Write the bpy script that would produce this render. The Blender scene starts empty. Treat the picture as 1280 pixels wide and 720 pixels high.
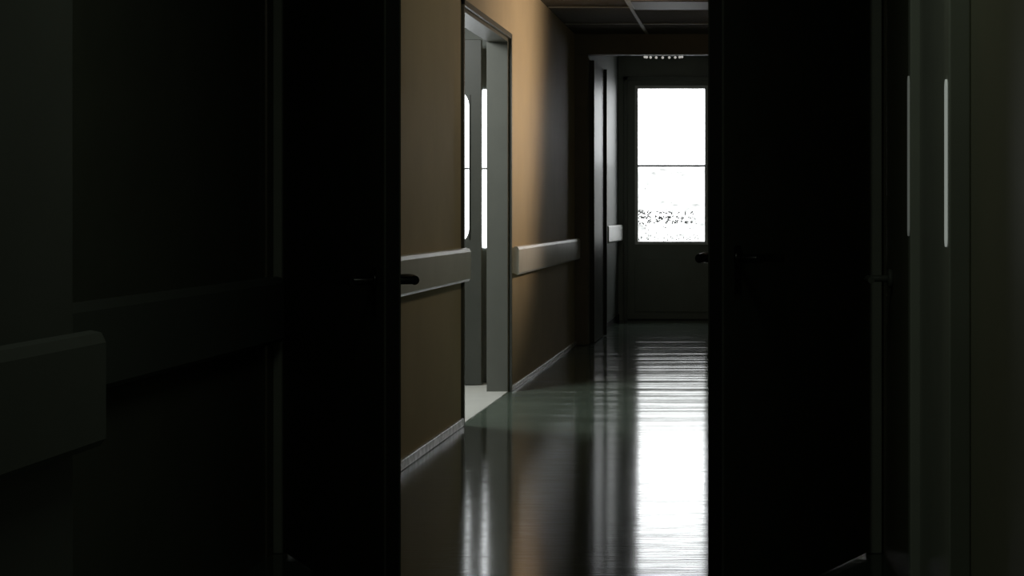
import bpy, bmesh, math, random
from mathutils import Vector, Matrix
random.seed(4)
S=bpy.context.scene
S.view_settings.view_transform='Standard'
S.view_settings.look='None'
C=bpy.context.collection

# ---------------- materials ----------------
def mat(name,col,rough=0.6,spec=0.5,metal=0.0,noise=0.0,nscale=6.0,bump=0.0,bscale=40.0,coat=0.0):
    m=bpy.data.materials.new(name); m.use_nodes=True
    nt=m.node_tree; b=nt.nodes['Principled BSDF']
    b.inputs['Base Color'].default_value=(*col,1); b.inputs['Roughness'].default_value=rough
    b.inputs['Metallic'].default_value=metal; b.inputs['Specular IOR Level'].default_value=spec
    if coat: b.inputs['Coat Weight'].default_value=coat
    tc=nt.nodes.new('ShaderNodeTexCoord')
    if noise:
        n=nt.nodes.new('ShaderNodeTexNoise'); n.inputs['Scale'].default_value=nscale; n.inputs['Detail'].default_value=5
        nt.links.new(tc.outputs['Object'],n.inputs['Vector'])
        r=nt.nodes.new('ShaderNodeValToRGB')
        r.color_ramp.elements[0].color=(*[c*(1-noise) for c in col],1); r.color_ramp.elements[0].position=.3
        r.color_ramp.elements[1].color=(*[min(1,c*(1+noise)) for c in col],1); r.color_ramp.elements[1].position=.7
        nt.links.new(n.outputs['Fac'],r.inputs['Fac']); nt.links.new(r.outputs['Color'],b.inputs['Base Color'])
    if bump:
        n2=nt.nodes.new('ShaderNodeTexNoise'); n2.inputs['Scale'].default_value=bscale
        nt.links.new(tc.outputs['Object'],n2.inputs['Vector'])
        bp=nt.nodes.new('ShaderNodeBump'); bp.inputs['Strength'].default_value=bump; bp.inputs['Distance'].default_value=.002
        nt.links.new(n2.outputs['Fac'],bp.inputs['Height']); nt.links.new(bp.outputs['Normal'],b.inputs['Normal'])
    return m
def emis(name,col,st):
    m=bpy.data.materials.new(name); m.use_nodes=True; nt=m.node_tree
    b=nt.nodes['Principled BSDF']; b.inputs['Base Color'].default_value=(*col,1)
    b.inputs['Emission Color'].default_value=(*col,1); b.inputs['Emission Strength'].default_value=st
    return m
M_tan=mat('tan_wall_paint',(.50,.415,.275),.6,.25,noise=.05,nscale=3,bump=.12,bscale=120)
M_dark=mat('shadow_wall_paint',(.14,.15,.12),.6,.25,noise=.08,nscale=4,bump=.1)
M_olive=mat('olive_wall_paint',(.30,.30,.22),.5,.3,noise=.06,nscale=3,bump=.1)
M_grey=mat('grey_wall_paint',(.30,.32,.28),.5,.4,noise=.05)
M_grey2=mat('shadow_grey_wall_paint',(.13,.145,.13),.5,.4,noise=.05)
M_soffit=mat('soffit_paint',(.20,.18,.145),.6,.3,noise=.08)
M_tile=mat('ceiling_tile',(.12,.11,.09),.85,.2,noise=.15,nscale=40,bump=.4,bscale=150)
M_grid=mat('ceiling_grid_metal',(.36,.36,.33),.5,.4,noise=.05)
M_door=mat('dark_door_laminate',(.085,.090,.076),.5,.2,noise=.15,nscale=5)
M_fdoor=mat('far_door_paint',(.26,.28,.24),.4,.4,noise=.05)
M_frame=mat('grey_frame_paint',(.20,.215,.19),.4,.4,noise=.05)
M_jamb=mat('light_frame_paint',(.45,.48,.42),.4,.4,noise=.05)
M_sframe=mat('satin_frame_paint',(.105,.11,.098),.4,.35,noise=.05)
M_leaf=mat('grey_leaf_laminate',(.05,.054,.048),.4,.35,noise=.06)
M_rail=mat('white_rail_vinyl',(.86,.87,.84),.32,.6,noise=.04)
M_rail2=mat('shadow_rail_vinyl',(.15,.165,.15),.55,.3,noise=.04)  # darker copy of the rail vinyl, near-end shade put into its colour
M_base=mat('cove_base_vinyl',(.95,.95,.9),.2,.8,noise=.5,nscale=22,bump=.8,bscale=60)  # whitish mottled colour stands in for broken light glancing off the base
M_black=mat('black_gap',(.015,.015,.014),.6,.3,noise=.1)
M_handle=mat('dark_bronze_handle',(.05,.05,.05),.3,.5,metal=.9,noise=.1)
M_sky=emis('overcast_sky_glow',(.95,.98,1.0),5.2)
M_snow=emis('snow',(.95,.97,1),1.0)
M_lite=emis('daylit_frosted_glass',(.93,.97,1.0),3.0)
M_refl=emis('window_reflection_glow',(.8,.86,.80),.24)  # emission imitating a reflection of the far window
M_refl_faint=emis('faint_reflection_glow',(.8,.86,.8),.06)  # weaker emission for the second imitated window reflection
M_lamp=emis('added_lamp_diffuser',(1,.85,.65),1.5)  # only on the added lamp on the right wall
M_bead=emis('bead_glint',(1,.97,.9),.4)
M_twig=mat('bare_twig_bark',(.09,.09,.09),.8,.2,noise=.3)
M_troff=mat('troffer_diffuser',(.07,.07,.065),.5,.3,noise=.03)
M_white=mat('pale_vinyl_floor',(.88,.89,.85),.22,.5,noise=.04)

def bank_mat():
    m=bpy.data.materials.new('snow_bank'); m.use_nodes=True; nt=m.node_tree; b=nt.nodes['Principled BSDF']
    tc=nt.nodes.new('ShaderNodeTexCoord'); n=nt.nodes.new('ShaderNodeTexNoise'); n.inputs['Scale'].default_value=7; n.inputs['Detail'].default_value=8
    mp=nt.nodes.new('ShaderNodeMapping'); mp.inputs['Scale'].default_value=(1,1,2.5)
    nt.links.new(tc.outputs['Object'],mp.inputs[0]); nt.links.new(mp.outputs[0],n.inputs['Vector'])
    r=nt.nodes.new('ShaderNodeMapRange'); r.inputs[1].default_value=.3; r.inputs[2].default_value=.6; r.inputs[3].default_value=.72; r.inputs[4].default_value=2.2
    nt.links.new(n.outputs['Fac'],r.inputs[0]); nt.links.new(r.outputs[0],b.inputs['Emission Strength'])
    b.inputs['Emission Color'].default_value=(.93,.96,.95,1); b.inputs['Base Color'].default_value=(.1,.1,.1,1)
    return m
M_bank=bank_mat()

def floor_mat():
    m=bpy.data.materials.new('polished_vinyl_floor'); m.use_nodes=True; nt=m.node_tree; b=nt.nodes['Principled BSDF']
    L=nt.links.new
    tc=nt.nodes.new('ShaderNodeTexCoord')
    n=nt.nodes.new('ShaderNodeTexNoise'); n.inputs['Scale'].default_value=2.5; n.inputs['Detail'].default_value=8
    L(tc.outputs['Object'],n.inputs['Vector'])
    r=nt.nodes.new('ShaderNodeValToRGB'); r.color_ramp.elements[0].position=.35; r.color_ramp.elements[1].position=.7
    r.color_ramp.elements[0].color=(.105,.138,.110,1); r.color_ramp.elements[1].color=(.13,.168,.134,1)
    L(n.outputs['Fac'],r.inputs['Fac']); L(r.outputs['Color'],b.inputs['Base Color'])
    rr=nt.nodes.new('ShaderNodeMapRange'); rr.inputs[3].default_value=.075; rr.inputs[4].default_value=.125
    L(n.outputs['Fac'],rr.inputs[0]); L(rr.outputs[0],b.inputs['Roughness'])
    sp=nt.nodes.new('ShaderNodeSeparateXYZ'); L(tc.outputs['Object'],sp.inputs[0])
    mr=nt.nodes.new('ShaderNodeMapRange'); mr.inputs[1].default_value=9; mr.inputs[2].default_value=14; mr.inputs[3].default_value=.05; mr.inputs[4].default_value=1
    L(sp.outputs['Y'],mr.inputs[0])
    mp=nt.nodes.new('ShaderNodeMapping'); mp.inputs['Scale'].default_value=(.35,4.2,1)
    L(tc.outputs['Object'],mp.inputs['Vector'])
    w=nt.nodes.new('ShaderNodeTexNoise'); w.inputs['Scale'].default_value=1.0; w.inputs['Detail'].default_value=2
    L(mp.outputs[0],w.inputs['Vector'])
    bp=nt.nodes.new('ShaderNodeBump'); bp.inputs['Distance'].default_value=.015
    L(mr.outputs[0],bp.inputs['Strength']); L(w.outputs['Fac'],bp.inputs['Height'])
    mp2=nt.nodes.new('ShaderNodeMapping'); mp2.inputs['Scale'].default_value=(3,110,1)
    L(tc.outputs['Object'],mp2.inputs['Vector'])
    w2=nt.nodes.new('ShaderNodeTexNoise'); w2.inputs['Scale'].default_value=1; w2.inputs['Detail'].default_value=1
    L(mp2.outputs[0],w2.inputs['Vector'])
    bp2=nt.nodes.new('ShaderNodeBump'); bp2.inputs['Distance'].default_value=.0007; bp2.inputs['Strength'].default_value=.8
    L(w2.outputs['Fac'],bp2.inputs['Height']); L(bp.outputs['Normal'],bp2.inputs['Normal'])
    L(bp2.outputs['Normal'],b.inputs['Normal'])
    return m
M_floor=floor_mat()

# ---------------- helpers ----------------
def boxes(name,bl,mats,parent=None,bevel=0.0):
    if not isinstance(mats,(list,tuple)): mats=[mats]
    bm=bmesh.new()
    for b in bl:
        x0,x1,y0,y1,z0,z1=b[:6]; mi=b[6] if len(b)>6 else 0
        r=bmesh.ops.create_cube(bm,size=1)
        for v in r['verts']:
            v.co=Vector(((x0+x1)/2+v.co.x*(x1-x0),(y0+y1)/2+v.co.y*(y1-y0),(z0+z1)/2+v.co.z*(z1-z0)))
        for f in {f for v in r['verts'] for f in v.link_faces}: f.material_index=mi
    me=bpy.data.meshes.new(name); bm.to_mesh(me); bm.free()
    for m in mats: me.materials.append(m)
    o=bpy.data.objects.new(name,me); C.objects.link(o)
    if bevel:
        md=o.modifiers.new('bevel','BEVEL'); md.width=bevel; md.segments=3; md.limit_method='ANGLE'
    if parent: o.parent=parent
    return o
def empty(name,loc=(0,0,0),rz=0):
    e=bpy.data.objects.new(name,None); e.location=loc; e.rotation_euler=(0,0,rz); C.objects.link(e); e.empty_display_size=.1
    return e
def cyl(name,p0,p1,r,m,parent=None,seg=24):
    p0=Vector(p0);p1=Vector(p1); d=p1-p0
    bm=bmesh.new(); bmesh.ops.create_cone(bm,cap_ends=True,segments=seg,radius1=r,radius2=r,depth=d.length)
    q=d.to_track_quat('Z','Y').to_matrix().to_4x4()
    bmesh.ops.transform(bm,matrix=Matrix.Translation((p0+p1)/2)@q,verts=bm.verts)
    for f in bm.faces: f.smooth=len(f.verts)==4
    me=bpy.data.meshes.new(name); bm.to_mesh(me); bm.free(); me.materials.append(m)
    o=bpy.data.objects.new(name,me); C.objects.link(o)
    md=o.modifiers.new('bevel','BEVEL'); md.width=r*.2; md.segments=2; md.limit_method='ANGLE'
    if parent:o.parent=parent
    return o
def tube(name,pts,r,m,parent=None):
    cu=bpy.data.curves.new(name,'CURVE'); cu.dimensions='3D'; cu.bevel_depth=r; cu.bevel_resolution=5; cu.use_fill_caps=True
    s=cu.splines.new('BEZIER'); s.bezier_points.add(len(pts)-1)
    for i,p in enumerate(pts):
        s.bezier_points[i].co=p; s.bezier_points[i].handle_left_type=s.bezier_points[i].handle_right_type='AUTO'
    cu.materials.append(m); o=bpy.data.objects.new(name,cu); C.objects.link(o)
    if parent:o.parent=parent
    return o
def rail(name,x,y0,y1,z0,z1,prot=.05,side=1,m=None):
    prof=[(0,z0+.01),(.018,z0+.01),(prot*.8,z0),(prot,z0+.012),(prot,z1-.02),(prot*.85,z1-.004),(prot*.5,z1),(.018,z1-.008),(0,z1-.01)]
    bm=bmesh.new(); A=[];B=[]
    for px,pz in prof:
        A.append(bm.verts.new((x+side*px,y0,pz))); B.append(bm.verts.new((x+side*px,y1,pz)))
    n=len(prof)
    for i in range(n):
        j=(i+1)%n; bm.faces.new((A[i],A[j],B[j],B[i]))
    bm.faces.new(A); bm.faces.new(B[::-1])
    bmesh.ops.recalc_face_normals(bm,faces=bm.faces)
    me=bpy.data.meshes.new(name); bm.to_mesh(me); bm.free(); me.materials.append(m or M_rail)
    o=bpy.data.objects.new(name,me); C.objects.link(o); return o

# ---------------- room shell ----------------
boxes('floor',[(-3.8,1.2,-1.6,19.95,-.1,0)],M_floor)
CH=2.5
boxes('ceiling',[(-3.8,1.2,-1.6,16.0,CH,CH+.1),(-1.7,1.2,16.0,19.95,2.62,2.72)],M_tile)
g=[]
for y in (7.3,8.5,9.7,10.9,12.1,12.7,13.3,13.9,15.1):
    g.append((-1.46,.6,y-.012,y+.012,CH-.008,CH+.004))
for x in (-.885,-.285,.315): g.append((x-.012,x+.012,6.5,15.95,CH-.0082,CH+.004))
boxes('trim_1',g,M_grid)

boxes('wall_left',[(-1.6,-1.47,6.36,9.9,0,CH),(-1.6,-1.47,11.78,16,0,CH),(-1.6,-1.47,9.9,11.78,2.09,CH)],M_tan)
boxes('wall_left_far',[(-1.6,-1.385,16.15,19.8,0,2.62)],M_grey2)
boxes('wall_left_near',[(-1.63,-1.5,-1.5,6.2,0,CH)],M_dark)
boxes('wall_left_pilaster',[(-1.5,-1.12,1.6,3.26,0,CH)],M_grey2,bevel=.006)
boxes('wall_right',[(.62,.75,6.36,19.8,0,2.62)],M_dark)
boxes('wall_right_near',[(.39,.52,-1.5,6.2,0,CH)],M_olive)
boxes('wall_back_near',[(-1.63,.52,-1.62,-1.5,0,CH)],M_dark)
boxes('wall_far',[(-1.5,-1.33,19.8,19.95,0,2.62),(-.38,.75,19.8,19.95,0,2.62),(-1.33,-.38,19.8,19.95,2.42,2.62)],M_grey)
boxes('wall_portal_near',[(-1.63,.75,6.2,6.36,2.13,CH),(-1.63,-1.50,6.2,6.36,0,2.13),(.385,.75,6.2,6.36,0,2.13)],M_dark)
boxes('door_frame_near',[(-1.50,-1.455,6.16,6.38,0,2.13),(.335,.385,6.16,6.38,0,2.13),(-1.5,.385,6.16,6.38,2.085,2.13)],M_jamb,bevel=.004)
boxes('wall_portal_far',[(-1.6,-1.36,16.0,16.15,0,2.335),(.5,.75,16.0,16.15,0,2.335),(-1.6,.75,16.0,16.15,2.335,2.62)],M_soffit,bevel=.01)
p=empty('door_1')
boxes('leaf',[(-1.37,-1.325,16.16,17.2,.01,2.3)],M_leaf,p,.003)
boxes('edge_strip',[(-1.325,-1.30,17.17,17.2,.01,2.3)],M_leaf,p)
boxes('wall_side_room',[(-3.7,-1.6,12.42,12.55,0,CH),(-3.7,-1.6,9.2,9.33,0,CH),(-3.8,-3.7,9.2,12.55,0,CH)],M_grey2)
boxes('floor_side_room',[(-3.7,-1.475,9.9,11.78,.0,.004),(-3.7,-1.6,9.33,12.42,.0,.0035)],M_white)
boxes('door_frame_side',[(-1.475,-1.455,9.868,9.9,0,2.12),(-1.475,-1.455,11.78,11.81,0,2.12),(-1.475,-1.455,9.868,11.81,2.09,2.12),
   (-1.6,-1.475,11.755,11.78,0,2.09),(-1.6,-1.475,9.9,9.92,0,2.09),(-1.6,-1.475,9.9,11.78,2.07,2.09)],M_sframe,bevel=.002)

def lite(name,xc,w,z0,z1,y,m,parent,axis='x'):
    r=w/2; pts=[]
    for i in range(13):
        a=math.pi*i/12; pts.append((xc+r*math.cos(a),z1-r+r*math.sin(a)))
    for i in range(13):
        a=math.pi+math.pi*i/12; pts.append((xc+r*math.cos(a),z0+r+r*math.sin(a)))
    bm=bmesh.new()
    if axis=='x': vs=[bm.verts.new((a,y,b)) for a,b in pts]
    else: vs=[bm.verts.new((y,a,b)) for a,b in pts]
    f=bm.faces.new(vs)
    r=bmesh.ops.extrude_face_region(bm,geom=[f])
    d=Vector((0,.006,0)) if axis=='x' else Vector((.006,0,0))
    for v in r['geom']:
        if isinstance(v,bmesh.types.BMVert): v.co+=d
    bmesh.ops.recalc_face_normals(bm,faces=bm.faces)
    me=bpy.data.meshes.new(name); bm.to_mesh(me); bm.free(); me.materials.append(m)
    o=bpy.data.objects.new(name,me); C.objects.link(o); o.parent=parent
    return o
p=empty('door_2')
boxes('leaf',[(-2.55,-1.69,12.18,12.225,.01,2.12)],M_leaf,p,.003)
lite('lite_or_glint',-1.87,.21,.86,1.82,12.176,M_lite,p)
boxes('glazing_bar',[(-1.98,-1.765,12.17,12.18,1.325,1.335),(-1.763,-1.757,12.172,12.18,.9,1.78)],M_handle,p)
p=empty('window_2')
lite('glazing',-1.70,.13,.84,1.83,12.412,M_lite,p)
boxes('glazing_frame',[(-1.80,-1.77,12.40,12.42,.8,1.87),(-1.63,-1.60,12.40,12.42,.8,1.87),(-1.8,-1.6,12.40,12.42,1.33,1.34)],M_frame,p)

boxes('baseboard_left',[(-1.475,-1.454,6.4,9.865,0,.042),(-1.475,-1.454,11.815,16,0,.03)],M_base,bevel=.006)
boxes('baseboard_far',[(-1.39,-1.375,17.2,19.8,0,.06)],M_black)
rail('handrail',-1.47,6.42,9.86,.72,.885)
rail('handrail',-1.47,11.85,15.95,.69,.86)
rail('handrail',-1.385,17.9,19.78,.79,.95)
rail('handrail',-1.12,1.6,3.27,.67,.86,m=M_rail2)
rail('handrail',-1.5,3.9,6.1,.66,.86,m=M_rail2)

# ---------------- far door ----------------
p=empty('door_3')
wx0,wx1,wz0,wz1=-1.19,-.525,.78,2.30
boxes('leaf',[(-1.29,wx0,19.8,19.86,.0,2.38),(wx1,-.42,19.8,19.86,.0,2.38),(wx0,wx1,19.8,19.86,.0,wz0),(wx0,wx1,19.8,19.86,wz1,2.38)],M_fdoor,p)
boxes('frame',[(-1.33,-1.29,19.77,19.9,0,2.42),(-.42,-.38,19.77,19.9,0,2.42),(-1.33,-.38,19.77,19.9,2.38,2.42)],M_frame,p,.004)
boxes('window_bead',[(wx0-.03,wx0,19.785,19.80,wz0-.03,wz1+.03),(wx1,wx1+.03,19.785,19.80,wz0-.03,wz1+.03),(wx0,wx1,19.785,19.80,wz0-.03,wz0),(wx0,wx1,19.785,19.80,wz1,wz1+.03)],M_rail,p,.003)
boxes('glazing_bar',[(wx0,wx1,19.81,19.84,1.525,1.544)],M_handle,p)
boxes('kick_panel',[(-1.22,-.49,19.794,19.80,.08,.60)],M_fdoor,p,.004)
boxes('threshold',[(-1.29,-.42,19.76,19.95,0,.012)],M_handle,p)
# ---- outside ----
boxes('overcast_sky_backdrop',[(-2.6,.8,21.6,21.65,-.1,3.6)],M_sky)
boxes('snow_bank_backdrop',[(-2.6,.8,21.5,21.58,-.1,1.57)],M_bank)
boxes('snowy_ground',[(-2.6,.8,19.95,21.5,-.15,-.05)],M_snow)
def hedge():
    bm=bmesh.new()
    def twig(c,l,r):
        d=Vector((random.uniform(-1,1),random.uniform(-.3,.3),random.uniform(-.5,1))).normalized()
        q=d.to_track_quat('Z','Y').to_matrix().to_4x4()
        rr=bmesh.ops.create_cone(bm,cap_ends=True,segments=5,radius1=r,radius2=r*.5,depth=l)
        bmesh.ops.transform(bm,matrix=Matrix.Translation(c)@q,verts=rr['verts'])
    for i in range(105):
        twig(Vector((random.uniform(-1.35,-.68),21+random.uniform(-.1,.1),random.choice((1.065,1.02,.97))+random.gauss(0,.011))),random.uniform(.015,.04),.0075)
    for i in range(50):
        twig(Vector((random.uniform(-1.35,-.5),21,random.gauss(.92,.07))),random.uniform(.01,.025),.004)
    for i in range(40):
        twig(Vector((random.uniform(-1.35,-.5),21,random.gauss(.79,.012))),random.uniform(.01,.025),.005)
    for i in range(9):
        twig(Vector((random.uniform(-1.3,-.5),21,random.uniform(1.1,2.2))),.014,.004)
    for i in range(9):
        x=-1.35+i*.1
        rr=bmesh.ops.create_cone(bm,cap_ends=True,segments=5,radius1=.003,radius2=.001,depth=1.1)
        bmesh.ops.translate(bm,vec=(x,21,.5),verts=rr['verts'])
    me=bpy.data.meshes.new('bare_hedge'); bm.to_mesh(me); bm.free(); me.materials.append(M_twig)
    o=bpy.data.objects.new('bare_hedge',me); C.objects.link(o)
hedge()

# ---------------- near fire doors ----------------
def fire_door(name,hinge,free,hz,sign):
    hx,hy=hinge; fx,fy=free
    L=math.hypot(fx-hx,fy-hy); ang=math.atan2(fy-hy,fx-hx)
    e=empty(name,(hx,hy,0),ang)
    t=.045
    boxes('leaf',[(0.0,L,-t/2,t/2,.012,2.08)],M_door,e,.003)
    boxes('edge_seal',[(L-.001,L+.003,-t/2+.006,t/2-.006,.012,2.08)],M_black,e,.001)
    for s in (-1,1):
        sx=L-.085; y0=s*t/2
        boxes('lock_plate',[(sx-.022,sx+.022,y0-.003,y0+.003,hz-.09,hz+.035)],M_black,e,.002)
        cyl('rose',(sx,y0,hz),(sx,y0+s*.012,hz),.026,M_handle,e)
        cyl('spindle',(sx,y0,hz),(sx,y0+s*.06,hz),.011,M_handle,e)
        tube('lever',[(sx+.008,y0+s*.058,hz),(sx-.05,y0+s*.064,hz+.002),(sx-.16,y0+s*.058,hz-.001)],.0125,M_handle,e)
    for z in (.25,1.05,1.85):
        cyl('hinge',(0,0,z-.05),(0,0,z+.05),.012,M_handle,e)
    return e
fire_door('door_4',(-1.44,6.14),(-.935,5.1),.878,1)
fire_door('door_5',(.325,6.14),(-.107,5.1),.935,1)

# ---------------- right wall door ----------------
p=empty('door_6')
boxes('leaf',[(.372,.39,3.74,4.57,.01,2.1)],M_jamb,p,.003)
boxes('frame',[(.35,.39,4.57,4.63,0,2.16),(.35,.39,3.64,3.74,0,2.16),(.35,.39,3.64,4.63,2.11,2.16)],M_jamb,p,.004)
lite('lite_or_glint',3.685,.032,.99,1.30,.347,M_refl,p,'y')  # added glowing strip in place of a window reflection, no pane here
lite('reflection_strip_slim',4.60,.036,1.0,1.37,.347,M_refl_faint,p,'y')  # second added glowing strip, also an imitated reflection
p=empty('lever_handle')
cyl('rose',(.39,5.75,.865),(.375,5.75,.865),.028,M_frame,p)
cyl('spindle',(.39,5.75,.865),(.32,5.75,.865),.010,M_frame,p)
tube('lever',[(.32,5.75,.865),(.315,5.69,.865),(.32,5.6,.865)],.010,M_frame,p)

# ---------------- fixtures ----------------
p=empty('ceiling_panel_light')
boxes('housing',[(-.875,-.30,13.3,13.89,CH-.02,CH+.02)],M_grid,p,.003)
boxes('diffuser',[(-.85,-.325,13.33,13.86,CH-.026,CH-.018)],M_troff,p)
p=empty('ceiling_light')
cyl('canopy',(-.85,18,2.62),(-.85,18,2.53),.17,M_soffit,p)
cyl('dish',(-.85,18,2.53),(-.85,18,2.50),.22,M_soffit,p,32)
for i in range(9):
    a=math.pi*(1.05+ .9*i/8)
    bm=bmesh.new(); bmesh.ops.create_icosphere(bm,subdivisions=2,radius=.012)
    bmesh.ops.translate(bm,vec=(-.85+.17*math.cos(a),18+.17*math.sin(a),2.475+.02*math.sin(a)),verts=bm.verts)
    me=bpy.data.meshes.new('bulb'); bm.to_mesh(me); bm.free(); me.materials.append(M_bead)
    o=bpy.data.objects.new('bulb',me); C.objects.link(o); o.parent=p
def added_lamp(y,z):  # made-up lamp behind the right leaf, added to go with the wall glow
    p=empty('added_wall_lamp')
    boxes('backplate',[(.60,.62,y-.06,y+.06,z-.16,z+.16)],M_grid,p,.004)
    cyl('shade',(.555,y,z-.14),(.555,y,z+.14),.04,M_lamp,p)
added_lamp(12.5,1.85)

# ---------------- lights ----------------
def light(name,kind,loc,energy,col,target=None,size=.2,sy=None,spot=None,blend=.6):
    l=bpy.data.lights.new(name,kind); l.energy=energy; l.color=col
    if kind=='AREA':
        l.size=size
        if sy: l.shape='RECTANGLE'; l.size_y=sy
    else: l.shadow_soft_size=size
    if spot: l.spot_size=math.radians(spot); l.spot_blend=blend
    o=bpy.data.objects.new(name,l); o.location=loc; C.objects.link(o)
    if target is not None:
        o.rotation_euler=(Vector(target)-Vector(loc)).to_track_quat('-Z','Y').to_euler()
    return o
light('tan_wall_fill','SPOT',(.49,12.45,1.85),140,(1,.76,.55),(-1.47,12.15,2.15),.06,spot=106,blend=1)  # added spot that brightens the tan wall from across the corridor
light('corridor_fill','AREA',(.2,8.9,2.44),6,(1,.90,.68),(-1.47,9.6,1.3),.5)  # added fill for the left wall and baseboard, no fixture
light('side_room_daylight_fill','AREA',(-2.3,10.6,2.3),38,(.97,1,.96),(-1.75,11.2,0),.6)  # added area light standing in for daylight in the side room
light('near_fill','AREA',(-.35,3.4,2.45),2.2,(.90,1,.80),(-.2,3.8,0),.8)  # added fill lifting the blacks at the near end, no fixture
light('far_ceiling_lamp','AREA',(-.85,17.9,2.44),.7,(.95,1,.93),(-.85,18.4,0),.3)

w=bpy.data.worlds.new('world'); S.world=w; w.use_nodes=True
w.node_tree.nodes['Background'].inputs[0].default_value=(.5,.55,.5,1)
w.node_tree.nodes['Background'].inputs[1].default_value=.02

cam=bpy.data.cameras.new('camera'); co=bpy.data.objects.new('camera',cam); C.objects.link(co)
co.location=(0,0,1.05); co.rotation_euler=(math.radians(90),0,0)
cam.lens=70; cam.sensor_width=36; cam.shift_x=-(947-640)/1280; cam.shift_y=-(360-268)/1280
cam.clip_start=.05
S.camera=co
